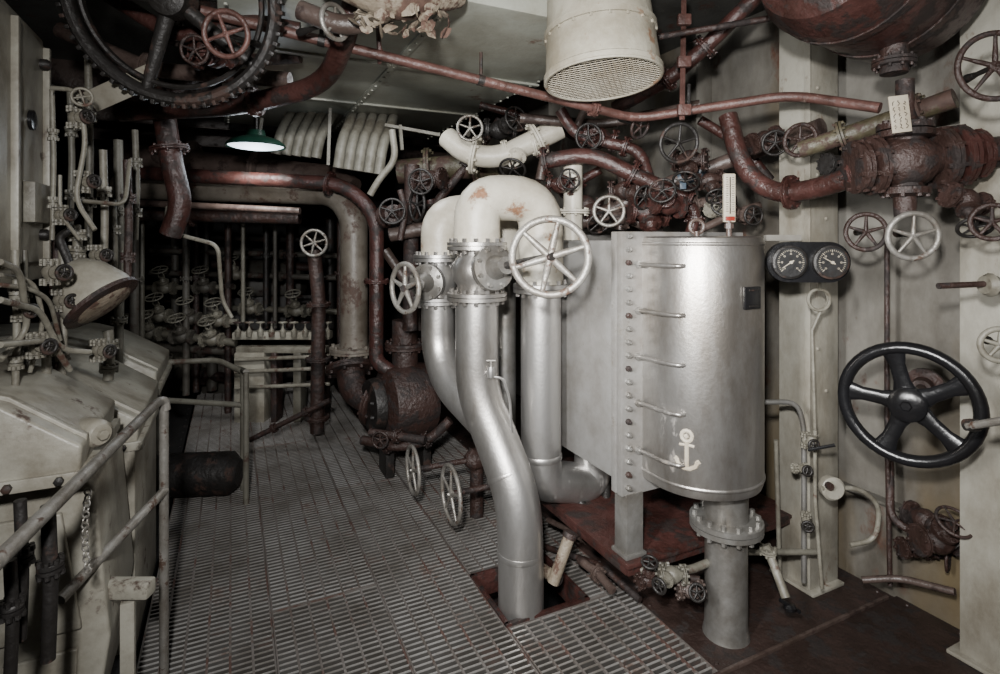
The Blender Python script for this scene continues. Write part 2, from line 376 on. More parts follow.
for zz in(.65,1.585):
    b=B(); extr(b,[(dprof(cr+.001,1.84),zz-.007),(dprof(cr+.004,1.84),zz-.003),(dprof(cr+.004,1.84),zz+.003),(dprof(cr+.001,1.84),zz+.007)]); t.add('weld_band',b,'silver',cover)
for y0,y1 in((1.835,1.868),(1.874,1.907)):
    b=B(); bx(b,1.43,2.12,y0,y1,.555,1.635,.004); t.add('flange',b,'flat_silver')
for i in range(20):
    z=.59+i*.054
    b=B(); lathe(b,[(.012,0),(.012,.012),(.009,.016)],(1.458,1.835,z),-Y_,6); lathe(b,[(.006,0),(.006,.024)],(1.458,1.835,z),-Y_,8); t.add('bolt',b,'rust' if i%4==1 else 'silver2')
for i in range(13):
    b=B(); z=.62+i*.08; lathe(b,[(.012,0),(.012,.012)],(1.465,1.907,z),Y_,6); t.add('bolt',b,'rust')
b=B(); bx(b,1.50,2.06,1.907,2.62,.56,1.60,.015); sh=t.add('shell',b,'flat_silver')
b=B(); bx(b,1.465,2.09,2.62,2.65,.55,1.63,.004); t.add('flange',b,'silver2')
for zz in(.735,.93,1.12,1.31,1.50):
    b=B(); pts=[V((1.512,1.83,zz))]+[V((cx+(cr+.016)*math.cos(a),cy+(cr+.016)*math.sin(a),zz)) for a in[math.radians(q) for q in(178,188,198,206)]]+[V((cx+cr*math.cos(math.radians(210)),cy+cr*math.sin(math.radians(210)),zz))]
    tube(b,pts,.0085,10,.01); t.add('stay_rod',b,'silver')
    b=B(); lathe(b,[(.015,-.014),(.015,.01)],(1.508,1.832,zz),-Y_,6); t.add('rod_nut',b,'silver2')
b=B(); torus(b,(1.72,1.72,1.655),F_,.028,.008,20,8); tube(b,[(1.72,1.72,1.61),(1.72,1.72,1.635)],.012,10,0); t.add('eye_bolt',b,'brown')
def cyl_pos(th,z,off=0): 
    a=math.radians(th); n=V((math.cos(a),math.sin(a),0)); return V((cx,cy,z))+n*(cr+off),n
p,n=cyl_pos(-88,1.38); b=B(); box(b,p+n*.006,(.085,.085,.014),rotaxes(U_.cross(n),n),.003); pl=t.add('name_plate',b,'black',label='small black name plate')
b=B()
for dz in(.03,-.03): box(b,p+n*.014+U_*dz,(.05,.006,.003),rotaxes(U_.cross(n),n),0)
t.add('plate_strip',b,'iron',pl)
b=B()
def onc(u,v):
    a=math.radians(-148)+u/cr; n=V((math.cos(a),math.sin(a),0)); return V((cx,cy,.785+v*.95))+n*(cr-.0015)
def stroke(pts,r):
    P=[onc(*q) for q in pts]; tube(b,P,r,8,.0)
stroke([(0,.045),(0,.02),(0,-.02),(0,-.055)],.009)
stroke([(-.028,.03),(0,.033),(.028,.03)],.006)
stroke([(-.042,-.028),(-.032,-.05),(-.012,-.062),(.012,-.062),(.032,-.05),(.042,-.028)],.009)
stroke([(-.048,-.035),(-.042,-.024),(-.032,-.034)],.005); stroke([(.048,-.035),(.042,-.024),(.032,-.034)],.005)
stroke([(.02*math.cos(a),.068+.022*math.sin(a)) for a in[math.radians(q) for q in range(0,361,30)]],.008)
stroke([(-.006,.064),(.006,.072)],.01)
t.add('painted_anchor',b,'tag',cover,'cream hand-painted anchor emblem')
for x,y in((1.485,1.87),(2.09,1.87),(1.52,2.6),(2.06,2.6)):
    b=B(); bx(b,x-.035,x+.05,y-.04,y+.04,.315,.56,.003); bx(b,x-.045,x+.06,y-.05,y+.05,.30,.316,.003); t.add('leg',b,'silver2')
t.done()
t=Thing('base_plate','dark rusty steel foundation plate under the heat exchanger','foundation'); b=B(); bx(b,1.425,2.45,1.79,2.85,.282,.30,.004); t.add('plate',b,'red')
b=B(); bx(b,1.70,2.38,2.0,2.78,-.012,.28,.01); t.add('plinth',b,'floorred')
b=B(); bx(b,1.435,2.44,1.80,1.812,.25,.282,.002); bx(b,1.43,1.442,1.81,2.84,.25,.282,.002); t.add('edge_angle',b,'red')
t.done()
t=Thing('outlet_pipe','silver flanged pipe from the heat exchanger cover into the deck','pipe')
o=V((1.83,1.67,-.012))
b=B(); lathe(b,[(.092,0),(.088,.02),(.084,.05),(.083,.42),(.087,.58),(.115,.622)],o,U_,32); t.add('pipe_run',b,'silver2')
b=B(); flange(b,o+U_*.455,U_,.143,.02,n=14); t.add('flange',b,'silver2')
t.done()

# ================================================================ MAIN SILVER PIPES
t=Thing('main_pipe','large silver S-shaped pipe descending through the grating','pipe')
b=B(); PA=[w(477,300,2.6),w(477,390,2.6),w(497,440,2.55),w(519,500,2.46),w(521,560,2.45),V((*w(521,560,2.45)[:2],-.5))]
tube(b,PA,.1,32,.14); t.add('pipe_run',b,'silver')
for c_,a_ in((w(509,474,2.5),(PA[3]-PA[2])),(w(520,552,2.45),U_)):
    b=B(); lathe(b,[(.1,-.012),(.1018,-.005),(.1018,.005),(.1,.012)],c_,a_,32); t.add('weld_band',b,'silver')
t.done()
t=Thing('branch_pipe','silver branch pipe merging into the main pipe','pipe')
b=B(); tube(b,[w(438,300,2.95),w(438,350,2.95),w(450,385,2.85),w(492,428,2.6)],.088,28,.16); t.add('pipe_run',b,'silver'); t.done()
t=Thing('return_bend','white-painted U-bend above the main valve','pipe')
b=B(); tube(b,[w(477,246,2.6),w(477,198,2.6),w(541,198,2.72),w(541,285,2.72)],.108,32,.19); t.add('bend',b,'white')
b=B(); tube(b,[w(541,285,2.72),w(541,462,2.72),w(543,480,2.72),w(592,484,2.9),w(594,440,2.9)],.098,28,.13); t.add('down_leg',b,'silver')
b=B(); flange(b,w(541,288,2.72),U_,.135,.02,n=12); t.add('flange',b,'silver')
b=B(); lathe(b,[(.1,-.014),(.103,-.006),(.103,.006),(.1,.014)],w(541,455,2.72),U_,28); t.add('weld_band',b,'silver')
t.done()
t=Thing('return_bend','white U-bend with a rusty patch above the second valve','pipe')
b=B(); tube(b,[w(440,256,2.95),w(440,216,2.95),w(500,210,3.1),w(505,262,3.1)],.1,24,.16); t.add('bend',b,'white')
b=B(); tube(b,[w(505,262,3.1),w(505,440,3.1)],.06,20,.1); t.add('down_leg',b,'silver2'); t.done()
def gate(label,p,R0,z0,z1,axis_to,wr,wrim,ns,waxis,wm):
    t=Thing('gate_valve',label,'valve'); p=V(p)
    h=(z1-z0)
    b=B(); lathe(b,[(R0*.86,0),(R0*.9,h*.2),(R0*1.12,h*.35),(R0*1.15,h*.5),(R0*1.12,h*.65),(R0*.9,h*.8),(R0*.86,h)],V((p.x,p.y,z0)),U_,30); t.add('valve_body',b,'silver')
    for zz in(z0,z1):
        b=B(); flange(b,(p.x,p.y,zz),U_,R0*1.4,.017,n=14); t.add('flange',b,'silver')
    c=V((p.x,p.y,(z0+z1)/2)); d=(V(axis_to)-c); L=d.length; d.normalize()
    b=B(); lathe(b,[(R0*.8,R0*.5),(R0*.72,R0*1.2),(R0*1.0,R0*1.25),(R0*1.0,R0*1.4)],c,d,26); t.add('bonnet',b,'silver')
    b=B(); lathe(b,[(R0*1.0,R0*1.43),(R0*1.0,R0*1.58),(R0*.55,R0*1.7),(R0*.32,R0*2.4),(R0*.38,R0*2.45),(R0*.38,R0*2.6)],c,d,26); boltring(b,c+d*R0*1.65,d,R0*.85,8,.01); t.add('bonnet_cover',b,'silver2')
    b=B(); tube(b,[c+d*R0*2,c+d*(L+.02)],.016,12,0); t.add('stem',b,'iron')
    wheelparts(t,V(axis_to),waxis,wr,wrim,ns,wm,hubm='rust',dish=.0,sp=wrim*.75)
    return t.done()
vp=w(477,270,2.6)
gate('silver flanged gate valve with a large grey spoked handwheel',vp,.1,w(0,296,2.6).z,w(0,246,2.6).z,w(550,257,2.12),.144,.0145,6,-F_*.95+R_*-.12,'wheel')
vp2=w(438,280,2.95)
gate('second silver gate valve with a smaller handwheel behind the main valve',vp2,.092,w(0,300,2.95).z,w(0,258,2.95).z,w(405,288,2.6),.112,.012,5,-F_*.65-R_*.7,'wheel')
t=Thing('sampling_cock','small silver cock with thin drain line on the main pipe','valve')
b=B(); c=w(491,372,2.5); tube(b,[w(482,375,2.53),c],.012,10,0); lathe(b,[(.016,-.025),(.02,0),(.016,.025)],c,U_,12); t.add('cock_body',b,'silver')
b=B(); tube(b,[c,c+U_*.05],.007,8,0); tube(b,[c+U_*.05-R_*.02,c+U_*.05+R_*.02],.006,8,0); t.add('handle',b,'silver2')
b=B(); tube(b,[c-U_*.02,w(503,378,2.5),w(510,400,2.5),w(512,440,2.5)],.006,8,.03); t.add('drain_line',b,'silver'); t.done()
for p0,p1,l in(((553,583,2.42),(570,535,2.45),'cream-painted lever pipe beside the floor opening'),((540,568,2.55),(556,578,2.45),'short rusty cream pipe end beside the floor opening')):
    t=Thing('lever',l,'lever'); b=B(); tube(b,[w(*p0),w(*p1)],.026,14,0); t.add('lever_tube',b,'lag'); b=B(); lathe(b,[(.031,-.012),(.033,0),(.031,.012)],w(*p1),w(*p1)-w(*p0),14); t.add('lever_end',b,'rust'); t.done()
for (px,py,d,r,l) in((413,470,3.1,.125,'small grey handwheel on a horizontal floor valve spindle'),(451,494,2.85,.14,'grey five-spoke handwheel on a horizontal floor valve spindle')):
    t=Thing('floor_valve',l,'valve'); c=w(px,py,d); ax=(-X_*.97+Y_*.02).normalized()
    wheelparts(t,c,ax,r,.011,5,'wheel'); b=B(); tube(b,[c,c-ax*.35],.016,12,0); t.add('spindle',b,'rust')
    b=B(); e=c-ax*.38; lathe(b,[(.03,-.06),(.06,-.03),(.065,.03),(.03,.07)],e,ax,18); tube(b,[e,V((e.x,e.y,-.03))],.04,14,0); t.add('valve_body',b,'rust'); t.done()
pipe('cream pipe running along the foundation plate',[(548,520,2.9),(600,545,2.6),(640,570,2.35),(700,580,2.25)],.014,'brown',.05,fl=(.3,))
pipe('rusty drain pipe under the foundation plate',[(540,545,2.9),(600,565,2.6),(640,600,2.4)],.014,'rust',.05)
pipe('short rusty pipe between the opening and the foundation',[(580,560,2.6),(600,575,2.5),(612,590,2.4)],.02,'brown',.05,fl=(.5,))
pipe('curved black suction pipe beside the heat exchanger foot',[(575,495,2.8),(590,515,2.75),(606,510,2.8),(606,480,2.9)],.022,'iron',.06)
valve('silver-grey drain valve at the deck edge',w(672,575,2.2),R_,-F_*.6-R_*.6,.026,'grey','iron',.026,.10)
valve('small rusty drain valve beside the outlet pipe',w(690,590,2.2),R_,U_*.5-F_,.024,'brown','iron',.028,.09)
valve('rusty drain valve near the plate edge',w(648,580,2.25),R_+F_*.3,U_-F_*.3,.022,'rust','iron',.03,.09)
pipe('cream drain pipe joining the outlet pipe',[(640,570,2.28),(690,570,2.25),(715,560,2.3)],.016,'grey',.03,fl=(.3,))
t=Thing('foot_valve','cream angle valve with black handle beside the pillar','valve')
b=B(); tube(b,[w(765,545,2.35),w(772,560,2.33),w(786,598,2.25)],.018,12,.03); flange(b,w(768,551,2.34),U_,.034,.008,n=6); t.add('valve_body',b,'cream')
b=B(); tube(b,[w(745,552,2.4),w(815,552,2.45)],.013,12,.03); t.add('cross_pipe',b,'grey')
b=B(); lathe(b,[(.02,-.012),(.026,0),(.02,.012)],w(790,608,2.22),U_+F_*.4,14); tube(b,[w(780,600,2.22),w(800,612,2.22)],.008,8,0); t.add('handle',b,'black'); t.done()

# ================================================================ RIGHT SIDE
pillar(2.39,2.58,1.69,1.86,-.012,'pale cream steel pillar beside the twin gauges')
pillar(2.53,2.71,1.00,1.18,0,'cream steel pillar at the end of the bulkhead')
for i,(y,z0,z1) in enumerate([(2.6,0,2.9),(3.4,0,2.9),(4.4,0,2.9)]):
    struct('trim_%d'%(10+i),lambda b:bx(b,2.6,2.72,y-.008,y+.008,z0,z1,.002),'wall')
struct('trim_20',lambda b:bx(b,2.62,2.72,-.5,1.8,2.05,2.065,.002),'wall')
struct('trim_21',lambda b:bx(b,2.66,2.72,-.5,1.8,.40,.412,.002),'wall')
pipe('thin rust-stained vertical pipe on the bulkhead',[(887,235,2.42),(887,420,2.42),(890,585,2.42)],.010,'rust',.05)
C=w(908,404,2.05)
t=Thing('large_handwheel','large glossy black five-spoke handwheel on the bulkhead','handwheel')
ax=(-X_*.93-Y_*.15-F_*.25).normalized()
wheelparts(t,C,ax,.205,.0225,5,'black',hub=.062,sp=.027,dish=.012,phase=.55,blade=True)
b=B(); tube(b,[C,C-ax*.38],.02,14,0); lathe(b,[(.07,0),(.07,.02),(.04,.04),(.035,.09)],C-ax*.38,ax,20); t.add('spindle',b,'rust')
b=B(); lathe(b,[(.056,0),(.060,.022),(.045,.032),(.02,.034)],C+ax*.008,ax,24); boltring(b,C+ax*.035,ax,.035,6,.006); t.add('hub_cap',b,'black'); t.done()
t=Thing('twin_gauge_panel','black oval panel with two round pressure gauges','gauge')
C=w(807,262,2.22); ax=(-F_-R_*.12).normalized(); rx=U_.cross(ax).normalized()*-1; rx=-rx if rx.dot(R_)<0 else rx
b=B(); ring=[]
for z in(-.015,.015):
    ring.append([b.verts.new(C+ax*z+rx*(.076*(1 if math.cos(a)>0 else -1)+.080*math.cos(a))+U_*(.080*math.sin(a))) for a in[2*math.pi*(k+.5)/40 for k in range(40)]])
for k in range(40): b.faces.new((ring[0][k],ring[0][(k+1)%40],ring[1][(k+1)%40],ring[1][k]))
b.faces.new(ring[0][::-1]); b.faces.new(ring[1])
t.add('panel',b,'black')
for s in(-1,1):
    c=C+rx*.076*s+ax*.015
    b=B(); lathe(b,[(.066,0),(.066,.022),(.058,.026),(.056,.018)],c,ax,36); bz=t.add('bezel',b,'iron')
    b=B(); lathe(b,[(.057,.01),(.057,.0265)],c,ax,36); t.add('dial',b,'dark',bz)
    b=B()
    for i in range(31):
        a=math.radians(-45+270*i/30); dr=rx*math.cos(a)+U_*math.sin(a); L=.010 if i%5==0 else .006
        box(b,c+ax*.0268+dr*(.05-L/2),(L,.0012 if i%5 else .0022,.001),rotaxes(dr,ax),0)
    for i in range(7):
        a=math.radians(-45+270*i/6); dr=rx*math.cos(a)+U_*math.sin(a); torus(b,c+ax*.0270+dr*.033,ax,.0030,.0008,10,5)
    t.add('dial_marks',b,'tag',bz)
    b=B(); a=math.radians(215 if s<0 else 150); dr=rx*math.cos(a)+U_*math.sin(a); tube(b,[c+ax*.029-dr*.012,c+ax*.029+dr*.04],[.0026,.001],6,0); lathe(b,[(.006,.025),(.006,.032)],c,ax,12); t.add('needle',b,'tag',bz)
b=B(); box(b,C+ax*-.03+U_*.02,(.12,.05,.04),rotaxes(rx,ax)); t.add('bracket',b,'wall'); t.done()
t=Thing('siphon_tube','cream coiled gauge siphon tube below the gauges','pipe')
b=B(); c=w(820,300,2.38); P=[w(820,282,2.36)]+[c+R_*.045*math.sin(a)+U_*.045*math.cos(a)+F_*.012*a/6 for a in[math.radians(k) for k in range(0,540,20)]]+[w(812,330,2.4),w(815,430,2.42)]
tube(b,P,.007,8,.0); t.add('siphon_tube',b,'cream'); t.done()
t=Thing('angle_bracket','cream angle-iron bracket carrying the gauges','bracket'); b=B(); tube(b,[w(765,238,2.45),w(800,238,2.45)],.018,4,0); t.add('angle_bracket',b,'wall'); t.done()
pipe('silver tube curving down beside the heat exchanger',[(764,402,2.45),(797,402,2.45),(804,425,2.45),(804,582,2.45)],.011,'silver2',.06,seg=12)
pipe('thin cream tube along the pillar',[(815,430,2.40),(815,500,2.40),(822,588,2.40)],.008,'cream',.05)
pipe('cream tube behind the heat exchanger',[(776,440,2.6),(780,590,2.6)],.010,'cream',0)
valve('small cream valve on the gauge lines',w(806,440,2.40),U_,-F_,.013,'cream','iron',.02,.06)
valve('small cream drain valve on the gauge lines',w(800,468,2.40),R_,-F_+U_*.2,.013,'cream','iron',.018,.06)
valve('small cream valve low on the tubes',w(806,520,2.40),U_,-F_-R_*.4,.013,'cream','iron',.02,.06)
t=Thing('lever_cock','small cock with a black lever on the thin tube','valve'); b=B(); lathe(b,[(.018,-.025),(.022,0),(.018,.025)],w(812,442,2.36),U_,12); t.add('cock_body',b,'cream'); b=B(); tube(b,[w(808,450,2.34),w(835,445,2.3)],.007,8,0); t.add('lever',b,'black'); t.done()
pipe('cream flexible cable looping low on the bulkhead',[(822,488,2.38),(860,488,2.4),(880,505,2.4),(876,540,2.4),(850,545,2.4)],.010,'cream',.07,name='cable',cat='cable')
t=Thing('junction_box','round cream junction box low on the pillar','junction box'); b=B(); lathe(b,[(.045,0),(.05,.01),(.05,.04),(.04,.05)],w(828,485,2.42),-F_,20); t.add('box_body',b,'pillar'); b=B(); lathe(b,[(.016,0),(.016,.02)],w(828,485,2.37),-F_,8); t.add('cover_nut',b,'rust'); t.done()
pipe('rusty pipes at the foot of the bulkhead',[(862,580,2.4),(900,578,2.35),(955,592,2.2)],.014,'brown',.05)
pipe('rusty bent pipe at the foot of the bulkhead',[(890,440,2.45),(890,520,2.4),(930,540,2.3),(960,530,2.25)],.016,'rust',.06)
valve('rusty red valve low on the bulkhead',w(938,540,2.25),R_,U_*.7-F_*.5,.042,'rust','rust',.06,.14)
valve('second rusty valve low on the bulkhead',w(925,520,2.35),X_*.2+Y_,-F_,.036,'rust','iron',.05,.13)
valve('third rusty valve low on the bulkhead',w(915,548,2.38),R_,-F_+R_,.03,'rust','rust',.05,.11)
t=Thing('thermometer','slim white industrial thermometer with red scale on the cooler','thermometer')
c=w(729,198,2.3); rr=rotaxes(R_,-F_)
b=B(); box(b,c,(.048,.20,.02),rr,.006); t.add('case',b,'tag')
b=B(); box(b,c-F_*.012+U_*.01,(.004,.15,.002),rr,.0005); t.add('scale_tube',b,'iron')
b=B(); 
for i in range(16):
    for s in(-1,1): box(b,c-F_*.0112+R_*.012*s+U_*(-.055+i*.0092),(.008 if i%4 else .012,.0018,.002),rr,0)
t.add('scale_marks',b,'black')
b=B(); tube(b,[c-U_*.095,V((c.x,c.y,1.61))],.012,10,0); lathe(b,[(.018,0),(.018,.02)],c-U_*.125,U_,6); t.add('stem',b,'brown'); 
b=B(); box(b,c-U_*.085-F_*.010,(.038,.018,.008),rr,.002); t.add('bulb_guard',b,'signred'); t.done()
VP=w(905,162,2.05); pd=(R_*.97+U_*.10-F_*.1).normalized()
t=Thing('strainer_valve','heavy rusted flanged valve body hung from overhead pipes','valve')
b=B(); lathe(b,[(.055,-.15),(.06,-.09),(.088,-.055),(.098,0),(.088,.055),(.06,.09),(.055,.15)],VP,pd,24); box(b,VP,(.13,.12,.15),rotaxes(pd,U_),.03); t.add('valve_body',b,'rust')
for k,rr_ in((-.165,.098),(-.115,.108),(.118,.112),(.175,.112),(.235,.09)):
    b=B(); flange(b,VP+pd*k,pd,rr_,.015,n=8,pair=True); boltring(b,VP+pd*k,pd,rr_*.93,8,rr_*.12); t.add('flange',b,'rust' if k<.15 else 'red')
b=B(); lathe(b,[(.06,0),(.06,.085),(.090,.09),(.090,.112)],VP,U_,20); lathe(b,[(.090,.117),(.090,.138),(.04,.15),(.03,.20),(.03,.30)],VP,U_,20); boltring(b,VP+U_*.14,U_,.074,8,.011); t.add('bonnet',b,'rust')
b=B(); lathe(b,[(.055,0),(.055,.09),(.080,.095),(.080,.118),(.038,.128),(.034,.2)],VP,-U_,20); boltring(b,VP-U_*.12,U_,.066,8,.010); t.add('drain_stub',b,'rust')
b=B(); tube(b,[VP+pd*.2,VP+pd*.34],.055,20,0); t.add('pipe_stub',b,'rust'); t.done()
t=Thing('pipe_tag','worn cream tag with faded handwritten lettering hung on the pipe','tag')
c=w(900,114,1.90); rx_=(R_+U_*.12).normalized(); rr=rotaxes(rx_,-F_); ry_=rr.col[1]
b=B(); box(b,c,(.066,.125,.005),rr,.002); t.add('tag_plate',b,'tag')
b=B(); rnd=random.Random(9)
for i in range(3):
    x0=-.021+i*.019; v=-.050
    while v<.045:
        ln=rnd.uniform(.010,.018); pts=[c-F_*.0038+rx_*(x0+rnd.uniform(-.005,.005))+ry_*(v+ln*k/4) for k in range(5)]
        tube(b,pts,.0012,5,0); v+=ln+rnd.uniform(.002,.008)
t.add('faded_lettering',b,'iron'); t.done()
handwheel('grey handwheel with five spokes below the rusty valve',w(913,236,1.98),-F_-R_*.2+U_*-.1,.080,.010,5,'wheel',.12)
handwheel('dark rusty handwheel beside the grey one',w(866,232,2.2),-F_-R_*.3,.070,.009,5,'rust',.12)
handwheel('rusty handwheel at the end of the bulkhead',w(992,222,1.8),-F_-R_*.5,.055,.008,5,'rust',.12)
handwheel('dark handwheel high by the cream pillar',w(995,66,1.7),-F_-R_*.2,.10,.009,5,'rust',.15)
handwheel('cream handwheel on the end pillar',w(1000,345,1.75),-F_-R_*.4,.05,.009,5,'cream',.1)
handwheel('dark handwheel beside the upper rusty pipes',w(800,140,2.35),-F_*.5-R_*.7,.065,.009,5,'rust',.12)
pipe('rust-brown pipe arching into the rusty valve',[(728,116,2.6),(738,155,2.55),(752,180,2.5),(778,194,2.42),(812,190,2.3),(868,172,2.1)],.042,'red',.12,fl=(.62,.97))
pipe('thick rusty pipe with yellowed primer',[(800,150,2.35),(868,128,2.2),(955,98,1.98)],.036,'yellow',.06,fl=(.3,.8))
pipe('brown pipe with a blue band crossing to the bulkhead',[(560,232,3.2),(672,182,3.0),(745,155,2.85),(822,126,2.5)],.038,'brown',.08,fl=(.55,))
b=B(); a0,a1=w(672,182,3.0),w(745,155,2.85); t=Thing('pipe_band','blue paint band round the brown pipe','pipe band'); tube(b,[a0.lerp(a1,.1),a0.lerp(a1,.5)],.0405,16,0); t.add('pipe_band',b,'blue'); t.done()
pipe('slender red pipe with chipped paint across the deckhead',[(150,-2,2.05),(636,119,2.65),(790,95,2.4),(880,108,2.15)],.021,'redw',.10,fl=(.60,),clamp=(.2,.42,.75))
pipe('red pipe rising past the ventilation duct',[(615,108,2.95),(668,80,2.75),(700,52,2.65),(768,-15,2.5)],.036,'red',.1,fl=(.35,.6))
pipe('dark red overhead pipe sweeping up to the deckhead',[(120,112,2.65),(240,106,2.6),(325,85,2.45),(345,40,2.2),(362,-30,2.1)],.045,'red',.18,fl=(.42,),fr=1.5)
pipe('thin dark pipe over the bulkhead',[(620,22,2.5),(640,40,2.5),(790,15,2.4)],.014,'rust',.04)
t=Thing('hanger_rod','rusty pipe hanger with bolted clamps','pipe hanger'); b=B(); tube(b,[w(684,-10,2.55),w(683,60,2.55),w(682,120,2.55)],.013,6,0); t.add('rod',b,'redw')
for y in(20,62,110): 
    b=B(); box(b,w(684,y,2.53),(.06,.03,.05),rotaxes(R_,U_)); t.add('clamp',b,'redw')
t.done()
t=Thing('hanger_rod','chipped red pipe hanger with flat strap','pipe hanger'); b=B(); tube(b,[w(376,-10,2.25),w(380,62,2.35)],.010,6,0); t.add('rod',b,'redw'); b=B(); torus(b,w(380,56,2.35),X_,.03,.006,18,6); t.add('clamp',b,'redw'); t.done()
t=Thing('overhead_drum','large dark red lagged drum below the deckhead','tank'); c=w(872,-30,2.05); axd=(R_*.75+F_*.45-U_*.03).normalized(); r0=.29
b=B(); lathe(b,[(0.02,-.40),(r0*.5,-.385),(r0*.85,-.33),(r0,-.23),(r0,.24),(r0*.85,.31),(.02,.34)],c,axd,40); t.add('shell',b,'red')
for k in(-.14,.10):
    b=B(); lathe(b,[(r0,-.02),(r0+.006,-.02),(r0+.006,.02),(r0,.02)],c+axd*k,axd,40); t.add('strap',b,'rust')
b=B(); tube(b,[c-U_*.25+R_*.08,c-U_*.38+R_*.08],.045,16,0); flange(b,c-U_*.34+R_*.08,U_,.07,.012); t.add('nozzle',b,'rust'); t.done()
t=Thing('ventilation_duct','cream chipped round ventilation duct with a wire mesh mouth','ventilation duct')
c=w(603,80,2.25); du=(V((0,0,1))+R_*-.05+F_*.10).normalized()
b=B(); lathe(b,[(.228,0),(.236,.003),(.237,.022),(.229,.028),(.220,.14),(.20,.40),(.19,.60)],c,du,48,cap=False); t.add('duct_body',b,'duct')
b=B(); lathe(b,[(.206,-.012),(.226,-.012),(.226,.012),(.206,.012)],c+du*.19,du,48,cap=False); boltring(b,c+du*.172,du,.219,20,.006); t.add('joint_ring',b,'duct')
b=B(); lathe(b,[(.226,.005),(.195,.30),(.18,.58),(.01,.58)],c,du,40,cap=False); t.add('dark_liner',b,'dark')
b=B(); fd=frame(du); u0,v0=fd.col[0],fd.col[1]; u0,v0=(u0+v0).normalized(),(u0-v0).normalized()
for i in range(-11,12):
    x=i*.020; h=math.sqrt(max(0,.226**2-x*x)); 
    for u,v in((u0,v0),(v0,u0)):
        tube(b,[c+u*x-v*h,c+u*x+v*h],.0015,4,0,cap=False)
t.add('mesh_grille',b,'tag')
b=B(); torus(b,c,du,.230,.007,48,6); t.add('mouth_rim',b,'duct')
t.done()
pipe('insulated brown pipe with peeling cream lagging',[(325,-30,1.9),(395,5,1.95),(455,-10,2.1)],.066,'lag',.1)
pipe('brown pipe beside the peeling lagging',[(300,10,2.0),(350,30,2.0),(450,-20,2.1)],.035,'brown',.1,fl=(.5,))
t=Thing('peeling_lagging','torn cream insulation hanging off the overhead pipe','insulation'); b=B()
rnd=random.Random(5)
for i in range(60):
    a=w(352+rnd.uniform(0,98),20+rnd.uniform(-14,14),1.91+rnd.uniform(0,.08)); r=bmesh.ops.create_icosphere(b,subdivisions=1,radius=rnd.uniform(.010,.026))
    q=Matrix.Rotation(rnd.uniform(0,6),3,V((rnd.random(),rnd.random(),rnd.random()+.1)).normalized())
    for v in r['verts']: v.co=a+q@V((v.co.x*1.4,v.co.y*.2,v.co.z))*(1+rnd.uniform(-.35,.35))
t.add('peeling_lagging',b,'lag',kind='stuff'); t.done()

# ================================================================ CENTRE BACK overhead valves
pipe('white pipe with elbow behind the return bends',[(448,138,3.5),(468,155,3.4),(500,158,3.4),(560,128,3.4)],.068,'white',.12,fl=(.3,.8))
pipe('white vertical pipe behind the cooler',[(573,160,3.05),(573,240,3.05)],.052,'white',0,fl=(.65,))
pipe('red pipe with blank flange above the cooler',[(542,162,3.0),(590,153,2.95),(640,178,2.9),(690,200,2.9)],.042,'red',.12,fl=(.02,.6,.97),fr=1.9)
pipe('mottled brown pipe below the cable tray',[(398,172,3.9),(440,168,3.9),(500,165,3.8)],.085,'yellow',.1,fl=(.3,.8))
pipe('rusty vertical pipe behind the second valve',[(412,165,3.7),(410,330,3.7)],.05,'rust',.1,fl=(.4,))
pipe('rusty pipe between the overhead valves',[(560,110,3.1),(575,135,3.1),(640,150,3.0),(660,215,2.9)],.032,'red',.08,fl=(.5,))
pipe('brown pipe beside the ventilation duct',[(520,118,3.3),(600,125,3.3),(700,105,3.1)],.03,'brown',.08)
handwheel('grey handwheel above the cooler top',w(609,211,2.75),-F_-R_*.1,.072,.009,5,'wheel',.2)
handwheel('small grey handwheel below the deckhead panel',w(470,128,3.1),-F_+R_*.1,.068,.008,5,'wheel',.2)
handwheel('dark handwheel among the overhead valves',w(679,143,2.6),-F_+R_*.1-U_*.2,.088,.009,5,'iron',.15)
handwheel('rusty handwheel among the red valves',w(640,127,2.75),-F_*.7+R_*.5-U_*.4,.055,.008,5,'rust',.15)
handwheel('dark handwheel behind the second valve',w(417,205,3.5),-F_*.5-R_*.7,.10,.01,5,'iron',.15)
for px,py,d,s,m,l in((600,138,3.1,.045,'red','red rusty overhead valve beside the duct'),(648,212,2.95,.05,'red','red valve above the heat exchanger'),(690,160,2.8,.04,'rust','rusty valve on the brown pipe'),(520,148,3.4,.05,'white','white valve on the overhead white pipe'),(765,140,2.6,.035,'rust','small rusty valve near the bulkhead'),(720,212,2.9,.035,'cream','cream valve behind the thermometer'),(585,205,3.15,.045,'rust','rusty valve beside the white vertical pipe'),(430,180,3.6,.05,'rust','rusty valve by the mottled brown pipe'),(965,200,1.95,.032,'rust','small rusty valve below the large valve'),(838,165,2.25,.03,'iron','dark valve where the pipes meet the bulkhead'),(560,185,3.0,.035,'red','small red valve over the return bend'),(625,190,3.0,.04,'rust','rusty valve between the red pipes'),(668,205,2.8,.04,'red','red flanged valve over the cooler lid'),(710,180,2.75,.03,'rust','small rusty valve beside the thermometer'),(395,215,3.6,.05,'rust','rusty valve beside the pump riser'),(740,215,2.85,.03,'brown','brown valve behind the cooler lid'),(500,130,3.6,.05,'iron','dark valve near the trunk edge')):
    valve(l,w(px,py,d),R_*.8+F_*random.uniform(-.5,.5)+U_*random.uniform(-.3,.3),-F_*.6+U_*random.uniform(-.8,.3)+R_*random.uniform(-.4,.4),s,m,'iron',s*1.5,s*4)
